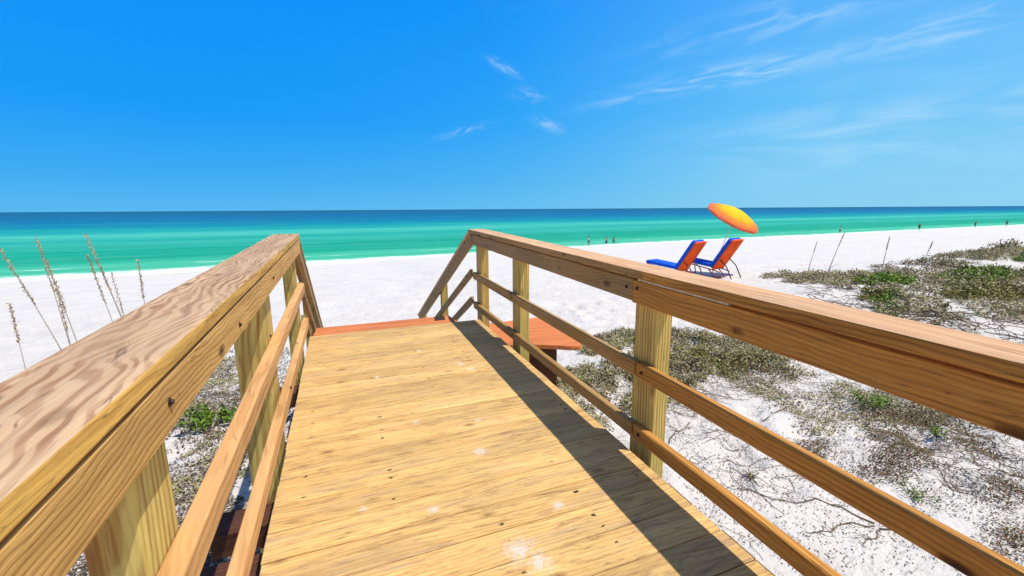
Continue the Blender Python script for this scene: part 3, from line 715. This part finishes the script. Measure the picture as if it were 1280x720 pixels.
def twigs(name, ells, n, Lm, wd, mat, label, lift=.03):
    X=[];Y=[];ar=np.array([e[2]*e[3]*(e[5] if len(e)>5 else 1) for e in ells]); ar=ar/ar.sum()
    for e,a in zip(ells,ar):
        k=int(n*a); r=np.sqrt(rng.uniform(0,1,k)); t=rng.uniform(0,2*np.pi,k); ex=r*np.cos(t)*e[2]; ey=r*np.sin(t)*e[3]
        X.append(e[0]+ex*np.cos(e[4])-ey*np.sin(e[4])); Y.append(e[1]+ex*np.sin(e[4])+ey*np.cos(e[4]))
    X=np.concatenate(X);Y=np.concatenate(Y); f=vnoise(X*1.3,Y*1.3,77); kk=f>.38; X=X[kk];Y=Y[kk]; X,Y,_=keep_clear(X,Y,X*0); n=len(X)
    az=rng.uniform(0,2*np.pi,n); cv=rng.normal(0,.45,n); L=Lm*rng.uniform(.4,1.5,n); S=6
    P=[np.stack([X,Y],1)]
    for i in range(S-1):
        az=az+cv*.5+rng.normal(0,.18,n); P.append(P[-1]+np.stack([np.cos(az),np.sin(az)],1)*(L/(S-1))[:,None])
    V=np.zeros((n,S,3,3)); hz=lift*rng.uniform(0,1,n)**2
    for i,p in enumerate(P):
        q=P[min(i+1,S-1)]-P[max(i-1,0)]; q/=np.linalg.norm(q,axis=1)[:,None]+1e-9; nn=np.stack([-q[:,1],q[:,0]],1); w_=wd*(1-.7*i/S)
        z=ground(p[:,0],p[:,1])+.003+hz*np.sin(np.pi*i/(S-1))
        V[:,i,0,:2]=p+nn*w_; V[:,i,0,2]=z; V[:,i,1,:2]=p; V[:,i,1,2]=z+wd*1.6; V[:,i,2,:2]=p-nn*w_; V[:,i,2,2]=z
    idx=np.arange(n)[:,None]*S*3; F=[]
    for i in range(S-1):
        for j in (0,1): F.append(np.stack([idx[:,0]+i*3+j, idx[:,0]+i*3+j+1, idx[:,0]+(i+1)*3+j+1, idx[:,0]+(i+1)*3+j],1))
    o=np_mesh(name,V.reshape(-1,3),np.concatenate(F),mat); tag(o,label,'twigs',kind='stuff')
twigs('dry_twigs', [(5.2,3.2,3.0,2.2,D_(25)),(3.6,1.9,1.2,.7,D_(10),.8),(5.3,1.6,1.8,.8,D_(5),2.),(4.8,4.6,2,1,D_(35),3.)], 3800, .20, .0021, G_stem, 'dry bent twigs lying over the sand and scrub beyond the right railing')
twigs('dry_twigs', [(-1.35,4.2,.8,2.4,0.),(-1.2,2.7,.6,1.2,0.)], 1300, .18, .0022, G_stem, 'dry bent twigs on the sand left of the walkway')
twigs('dry_twigs', [(14,6.5,5,2.4,D_(12)),(11,4.6,2,1.2,D_(20))], 1500, .45, .006, G_stem, 'bare stems poking out of the far scrub belt', .12)
# distinct tufts
def tuft(x,y,r,h,n,mat,label,size=.03,group='leafy tufts on the sand'):
    o=empty('leafy_plant',(x,y,gz(x,y))); tag(o,label,'plant',group)
    nst=14; bm=bmesh.new(); px=[];py=[];pz=[]
    for i in range(nst):
        a=rng.uniform(0,2*math.pi); rr_=r*rng.uniform(.3,1); tip=Vector((math.cos(a)*rr_,math.sin(a)*rr_,h*rng.uniform(.5,1)))
        mid=tip*.5+Vector((0,0,h*.15)); add_tube(bm,[(0,0,-.02),mid,tip],[.004,.003,.0015],4)
        for q_ in range(max(1,n//nst)):
            t=rng.uniform(.25,1); p=mid.lerp(tip,t)+Vector(rng.normal(0,r*.10,3)); px.append(p.x);py.append(p.y);pz.append(max(.005,p.z))
    mesh_obj('stems',bm,G_stem,o)
    V,F=leaves(np.array(px),np.array(py),np.array(pz),size,.5); np_mesh('foliage',V,F,mat,o)
    return o
tuft(5.35,2.75,.22,.10,420,G_green,'bright green leafy tuft on white sand, seen between cap board and middle rail',.028)
tuft(5.25,2.12,.12,.08,120,G_green,'small green sprig above the rusty creeper arc',.022)
tuft(3.98,1.68,.16,.05,170,G_green,'flat green sprigs close above the middle rail at right',.018)
tuft(2.98,2.28,.07,.05,50,G_olive,'lone tiny seedling on bare sand between the two right rails',.018)
tuft(-1.41,5.05,.26,.14,520,G_green,'bright green tuft in the grey litter left of the walkway',.045)
tuft(9.4,9.2,.6,.22,500,G_olive,'yellowish shrub at the near end of the far scrub belt',.06)

# dried branching plant and runners lying on the sand
def runner(pts, r0, label, twigs=10, grp='bare runners lying on the sand', tw=.12):
    x0,y0=pts[0]
    P=[Vector((x-x0,y-y0,gz(x,y)+.006-gz(x0,y0))) for x,y in pts]
    Q=[]
    for i in range(len(P)-1):
        for t in (0,.33,.66): Q.append(P[i].lerp(P[i+1],t)+Vector((rng.normal(0,.012),rng.normal(0,.012),0)))
    Q.append(P[-1])
    for q_ in Q: q_.z = gz(q_.x+x0,q_.y+y0)+.006-gz(x0,y0)
    bm=bmesh.new(); add_tube(bm,Q,[r0*(1-.6*i/len(Q)) for i in range(len(Q))],5)
    for i in range(twigs):
        a=random.choice(Q[1:]); an=rng.uniform(0,2*math.pi); L=rng.uniform(.4,1)*tw
        add_tube(bm,[a,a+Vector((math.cos(an)*L*.5,math.sin(an)*L*.5,.012)),a+Vector((math.cos(an+.4)*L,math.sin(an+.4)*L,.02))],[r0*.5,r0*.35,.001],4)
    o=mesh_obj('runner_stem',bm,G_stem); o.location=(x0,y0,gz(x0,y0)); tag(o,label,'dry plant',grp)
    return o
runner([(3.45,1.64),(3.33,1.80),(3.12,1.90),(2.92,2.02),(2.80,2.25)],.006,'thin runner arching left from the dried root under the middle rail',12)
runner([(3.42,1.62),(3.2,1.68),(3.0,1.66),(2.85,1.70)],.005,'short runner pointing towards the lower rail',14)
runner([(3.42,1.58),(3.25,1.52),(3.08,1.50)],.005,'lowest runner of the dried root, near the bottom of the view',8)
runner([(3.42,1.60),(3.6,1.45),(3.66,1.3)],.005,'runner curling right, away from the dried root',6)
runner([(5.3,2.7),(5.15,2.5),(5.05,2.3),(4.75,2.15),(4.4,2.1)],.006,'long runner linking the bright tuft with the rusty creeper arc',10)
runner([(4.5,3.1),(4.2,3.0),(3.8,2.95),(3.5,2.8),(3.3,2.95)],.006,'runner crossing open sand below the dense scrub mat',12)
runner([(2.75,2.95),(2.9,3.1),(3.2,3.2),(3.6,3.5)],.005,'runner leaving the scrub mat beside the post',12)
runner([(6.3,2.6),(5.9,2.3),(5.6,2.0),(5.4,1.7)],.006,'runner at the right edge of the view above the creeper tangles',12)

# sea oats
oat = leaf_mat('straw seed heads', [(0,(.34,.24,.12)),(.5,(.50,.37,.20)),(1,(.60,.48,.30))])
oats_stem = simple('straw stalk', (.42,.36,.28), .7,.2,.2,10)
def sea_oat(base, tip, label, head=.32, thick=.006, dens=170, group='sea oats stalks', blades=4):
    bx,by=base; bz=gz(bx,by); o=empty('sea_oats',(bx,by,bz)); tag(o,label,'grass plant',group)
    t=Vector((tip[0]-bx,tip[1]-by,tip[2]-bz)); side=Vector((t.x,t.y,0))*.15
    Q=[]; 
    for k in range(9):
        u=k/8; Q.append(t*u + side*(-4*u*(1-u))*.3)
    Q[0].z-=.05
    bm=bmesh.new(); add_tube(bm,Q,[thick*(1-.7*k/8) for k in range(9)],5); mesh_obj('stalk',bm,oats_stem,o)
    px=[];py=[];pz=[]
    for i_ in range(dens):
        u=1-head*i_/dens; wdt=.006*(1-abs((1-u)/head-.5)*1.2)+.002
        p=t*u+side*(-4*u*(1-u))*.3+Vector(rng.normal(0,wdt,3)); px.append(p.x);py.append(p.y);pz.append(p.z)
    V,F=leaves(np.array(px),np.array(py),np.array(pz),.02+.4*thick,.8); np_mesh('seed_head',V,F,oat,o)
    for _ in range(blades):
        bm=bmesh.new()
        an=rng.uniform(0,2*math.pi); L=rng.uniform(.4,.8)*t.length*.5
        d_=Vector((math.cos(an),math.sin(an),0))
        add_tube(bm,[Vector((0,0,-.02)),d_*L*.18+Vector((0,0,L*.6)),d_*L*.5+Vector((0,0,L*.9)),d_*L*.8+Vector((0,0,L*.8))],[.004,.0035,.0025,.001],4)
        mesh_obj('blade',bm,oats_stem,o)
    return o
sea_oat((-2.75,6.0),(-3.40,6.26,Z(-.39)),'sea oats stalk leaning left at the left edge of the view',thick=.009)
sea_oat((-3.05,6.5),(-3.28,6.65,Z(-.29)),'tall thin sea oats stalk, second tall one from the left edge',thick=.008)
sea_oat((-2.68,5.95),(-2.97,6.1,Z(-.50)),'shorter sea oats stalk crossing the second tall one',thick=.008)
sea_oat((-2.40,6.5),(-2.86,6.7,Z(-.28)),'tallest sea oats stalk with the thickest tawny seed head, left of the walkway',head=.34,thick=.013,dens=190)
sea_oat((-2.45,6.3),(-2.77,6.44,Z(-.50)),'thin stalk close beside the tallest sea oats',thick=.007)
sea_oat((-2.35,6.2),(-2.54,6.36,Z(-.72)),'short faint stalk right of the tallest sea oats',thick=.005,dens=120)
sea_oat((-2.62,7.3),(-2.68,7.49,Z(-.67)),'dark headed stalk closest to the left cap rail',thick=.009)
sea_oat((-2.78,5.9),(-2.92,6.08,Z(-.84)),'faint short stalk between the tall sea oats',thick=.005,dens=120)
sea_oat((-3.2,5.9),(-3.33,6.1,Z(-.95)),'short faint stalk below the leftmost leaning one',thick=.006,dens=120)
sea_oat((13.73,8.67),(14.01,8.49,Z(-.74)),'sea oats stalk at the left end of the far scrub belt',thick=.014,dens=140)
sea_oat((13.45,9.1),(13.6,9.0,Z(-1.05)),'shorter stalk left of the far sea oats',thick=.012,dens=120)
sea_oat((14.86,7.86),(15.28,8.0,Z(-.91)),'sea oats stalk leaning right in the middle of the far scrub belt',thick=.016,dens=140)
sea_oat((16.6,7.76),(16.7,7.6,Z(-1.06)),'sea oats stalk leaning right at the right of the far trio',thick=.015,dens=140)
tuft(24.0,8.6,.9,.35,500,G_grey,'dark low bush on the sand at far right behind the scrub belt',.09,'bushes at far right')
tuft(17.8,7.9,.55,.22,350,G_grey,'small dark bush in front of the far sea oats',.07,'bushes at far right')

# ------------------------------------------------------------------ light, sky
sun_dir = Vector((.338,-.24,1.0)).normalized()
el = math.asin(sun_dir.z); rot = math.atan2(sun_dir.x, sun_dir.y)
L = bpy.data.lights.new('sun','SUN'); L.energy = 4.0; L.angle = math.radians(.5); L.color = (1,.955,.88)
lo = bpy.data.objects.new('sun', L); COL.objects.link(lo); lo.rotation_euler = sun_dir.to_track_quat('Z','Y').to_euler()
w = bpy.data.worlds.new('World'); S.world = w; w.use_nodes = True
nt = NT(w.node_tree); bg = w.node_tree.nodes['Background']
sky = nt.new('ShaderNodeTexSky', sky_type='NISHITA'); sky.sun_disc = False; sky.sun_elevation = el; sky.sun_rotation = rot
sky.air_density = 1.0; sky.dust_density = .3; sky.ozone_density = 3.0
tc0 = nt.new('ShaderNodeTexCoord').outputs['Generated']
sp0 = nt.new('ShaderNodeSeparateXYZ'); nt.l.new(tc0, sp0.inputs[0])
az0 = nt.math('DIVIDE', sp0.outputs[0], nt.math('MAXIMUM', sp0.outputs[1], .05))
lowr = nt.ramp(nt.maprange(sp0.outputs[2], 0, .5), [(0,(.065,.40,.76)),(.12,(.025,.34,.76)),(.35,(.0,.275,.80)),(.75,(.0,.235,.81)),(1,(.0,.20,.75))])
lowl = nt.ramp(nt.maprange(sp0.outputs[2], 0, .5), [(0,(.15,.50,.74)),(.15,(.12,.48,.76)),(.4,(.045,.41,.80)),(.8,(.004,.30,.82)),(1,(.0,.22,.75))])
seab = nt.mix(nt.maprange(az0, -.3, 1.5, 0, 1, True), lowr, lowl)
seab = nt.vmath('SCALE', seab, scale=nt.math('MULTIPLY', 10., 1.))
front = nt.math('MULTIPLY', nt.maprange(sp0.outputs[1], -.3, .25, 0, 1, True), nt.maprange(sp0.outputs[2], .50, .75, 1, 0, True))
skc = nt.mix(nt.math('MAXIMUM', nt.math('MULTIPLY', front, .96), .18), sky.outputs[0], seab)
tc = nt.new('ShaderNodeTexCoord').outputs['Generated']
sp = nt.new('ShaderNodeSeparateXYZ'); nt.l.new(tc, sp.inputs[0])
zz = nt.math('ADD', nt.math('MAXIMUM', sp.outputs[2], 0.), .12)
pv = nt.new('ShaderNodeCombineXYZ'); nt.l.new(nt.math('DIVIDE', sp.outputs[0], zz), pv.inputs[0]); nt.l.new(nt.math('DIVIDE', sp.outputs[1], zz), pv.inputs[1])
mp = nt.new('ShaderNodeMapping'); nt.l.new(pv.outputs[0], mp.inputs[0]); mp.inputs['Rotation'].default_value = (0,0,math.radians(25)); mp.inputs['Scale'].default_value = (.55,2.2,1)
n1 = nt.noise(mp.outputs[0], 1.6, 8, .62, .8)
n2 = nt.noise(pv.outputs[0], .5, 3, .5)
AZ_ = nt.math('DEGREES', nt.math('ARCTAN2', sp.outputs[0], sp.outputs[1]))
EL_ = nt.math('DEGREES', nt.math('ARCSINE', sp.outputs[2]))
def wisp(a0,e0,ra,re,slope,amp,fine=(.35,1.6),seed=0.):
    da = nt.math('SUBTRACT', AZ_, a0); de = nt.math('SUBTRACT', nt.math('SUBTRACT', EL_, e0), nt.math('MULTIPLY', da, slope))
    r2 = nt.math('ADD', nt.math('POWER', nt.math('ABSOLUTE', nt.math('DIVIDE', da, ra)), 2.), nt.math('POWER', nt.math('ABSOLUTE', nt.math('DIVIDE', de, re)), 2.))
    g = nt.math('EXPONENT', nt.math('MULTIPLY', r2, -1.))
    v = nt.new('ShaderNodeCombineXYZ'); nt.l.new(nt.math('MULTIPLY', da, fine[0]), v.inputs[0]); nt.l.new(nt.math('MULTIPLY', de, fine[1]), v.inputs[1]); v.inputs[2].default_value = seed
    n = nt.noise(v.outputs[0], .7, 4, .55, .7)
    return nt.math('MULTIPLY', nt.math('MULTIPLY', g, nt.maprange(n, .36, .72, 0, 1, True)), amp)
parts = [wisp(47,14.3,9,1.0,.06,.55,(.25,1.3),1.), wisp(38,13.2,7,.7,.13,.35,(.3,1.5),2.), wisp(20.5,16.7,1.8,.5,-.45,.42,(.8,2.),3.), wisp(23.4,13.7,1.6,.7,-.15,.36,(.7,2.2),4.),
         wisp(26,10.3,1.6,.6,-.3,.42,(.7,2.),5.), wisp(15.7,9.7,2.6,.4,.25,.4,(.5,2.),6.), wisp(54,19,13,1.6,.10,.28,(.25,1.2),7.), wisp(36,27,12,2.0,.12,.22,(.3,1.1),8.), wisp(64,15.2,10,1.3,.06,.4,(.2,1.),9.), wisp(62,8,16,4,.03,.30,(.12,.5),10.)]
cl = parts[0]
for q_ in parts[1:]: cl = nt.math('MAXIMUM', cl, q_)
veil = nt.maprange(AZ_, 15, 75, 0, .15, True)
cl = nt.math('ADD', cl, veil, clamp=True)
skc = nt.mix(cl, skc, (6.0,7.6,8.8))
nt.l.new(skc, bg.inputs['Color']); bg.inputs['Strength'].default_value = .1
w.cycles.sampling_method = 'MANUAL'; w.cycles.sample_map_resolution = 128

# ------------------------------------------------------------------ camera
cd = bpy.data.cameras.new('camera'); cam = bpy.data.objects.new('camera', cd); COL.objects.link(cam)
cd.sensor_width = 36; cd.lens = 36*540/1280; cd.clip_start = .02; cd.clip_end = 60000
cam.location = (0,0,CZ)
cam.rotation_mode = 'XYZ'
Rm = Matrix.Rotation(-math.radians(21.3),4,'Z') @ Matrix.Rotation(math.radians(90-10.36),4,'X') @ Matrix.Rotation(-math.radians(.358),4,'Z')
cam.rotation_euler = Rm.to_euler()
S.camera = cam
S.view_settings.view_transform = 'Standard'; S.view_settings.look = 'None'; S.view_settings.gamma = 1
S.view_settings.use_curve_mapping = False; S.view_settings.exposure = 0.25
S.render.resolution_x = 1024; S.render.resolution_y = 576
S.cycles.use_denoising = True
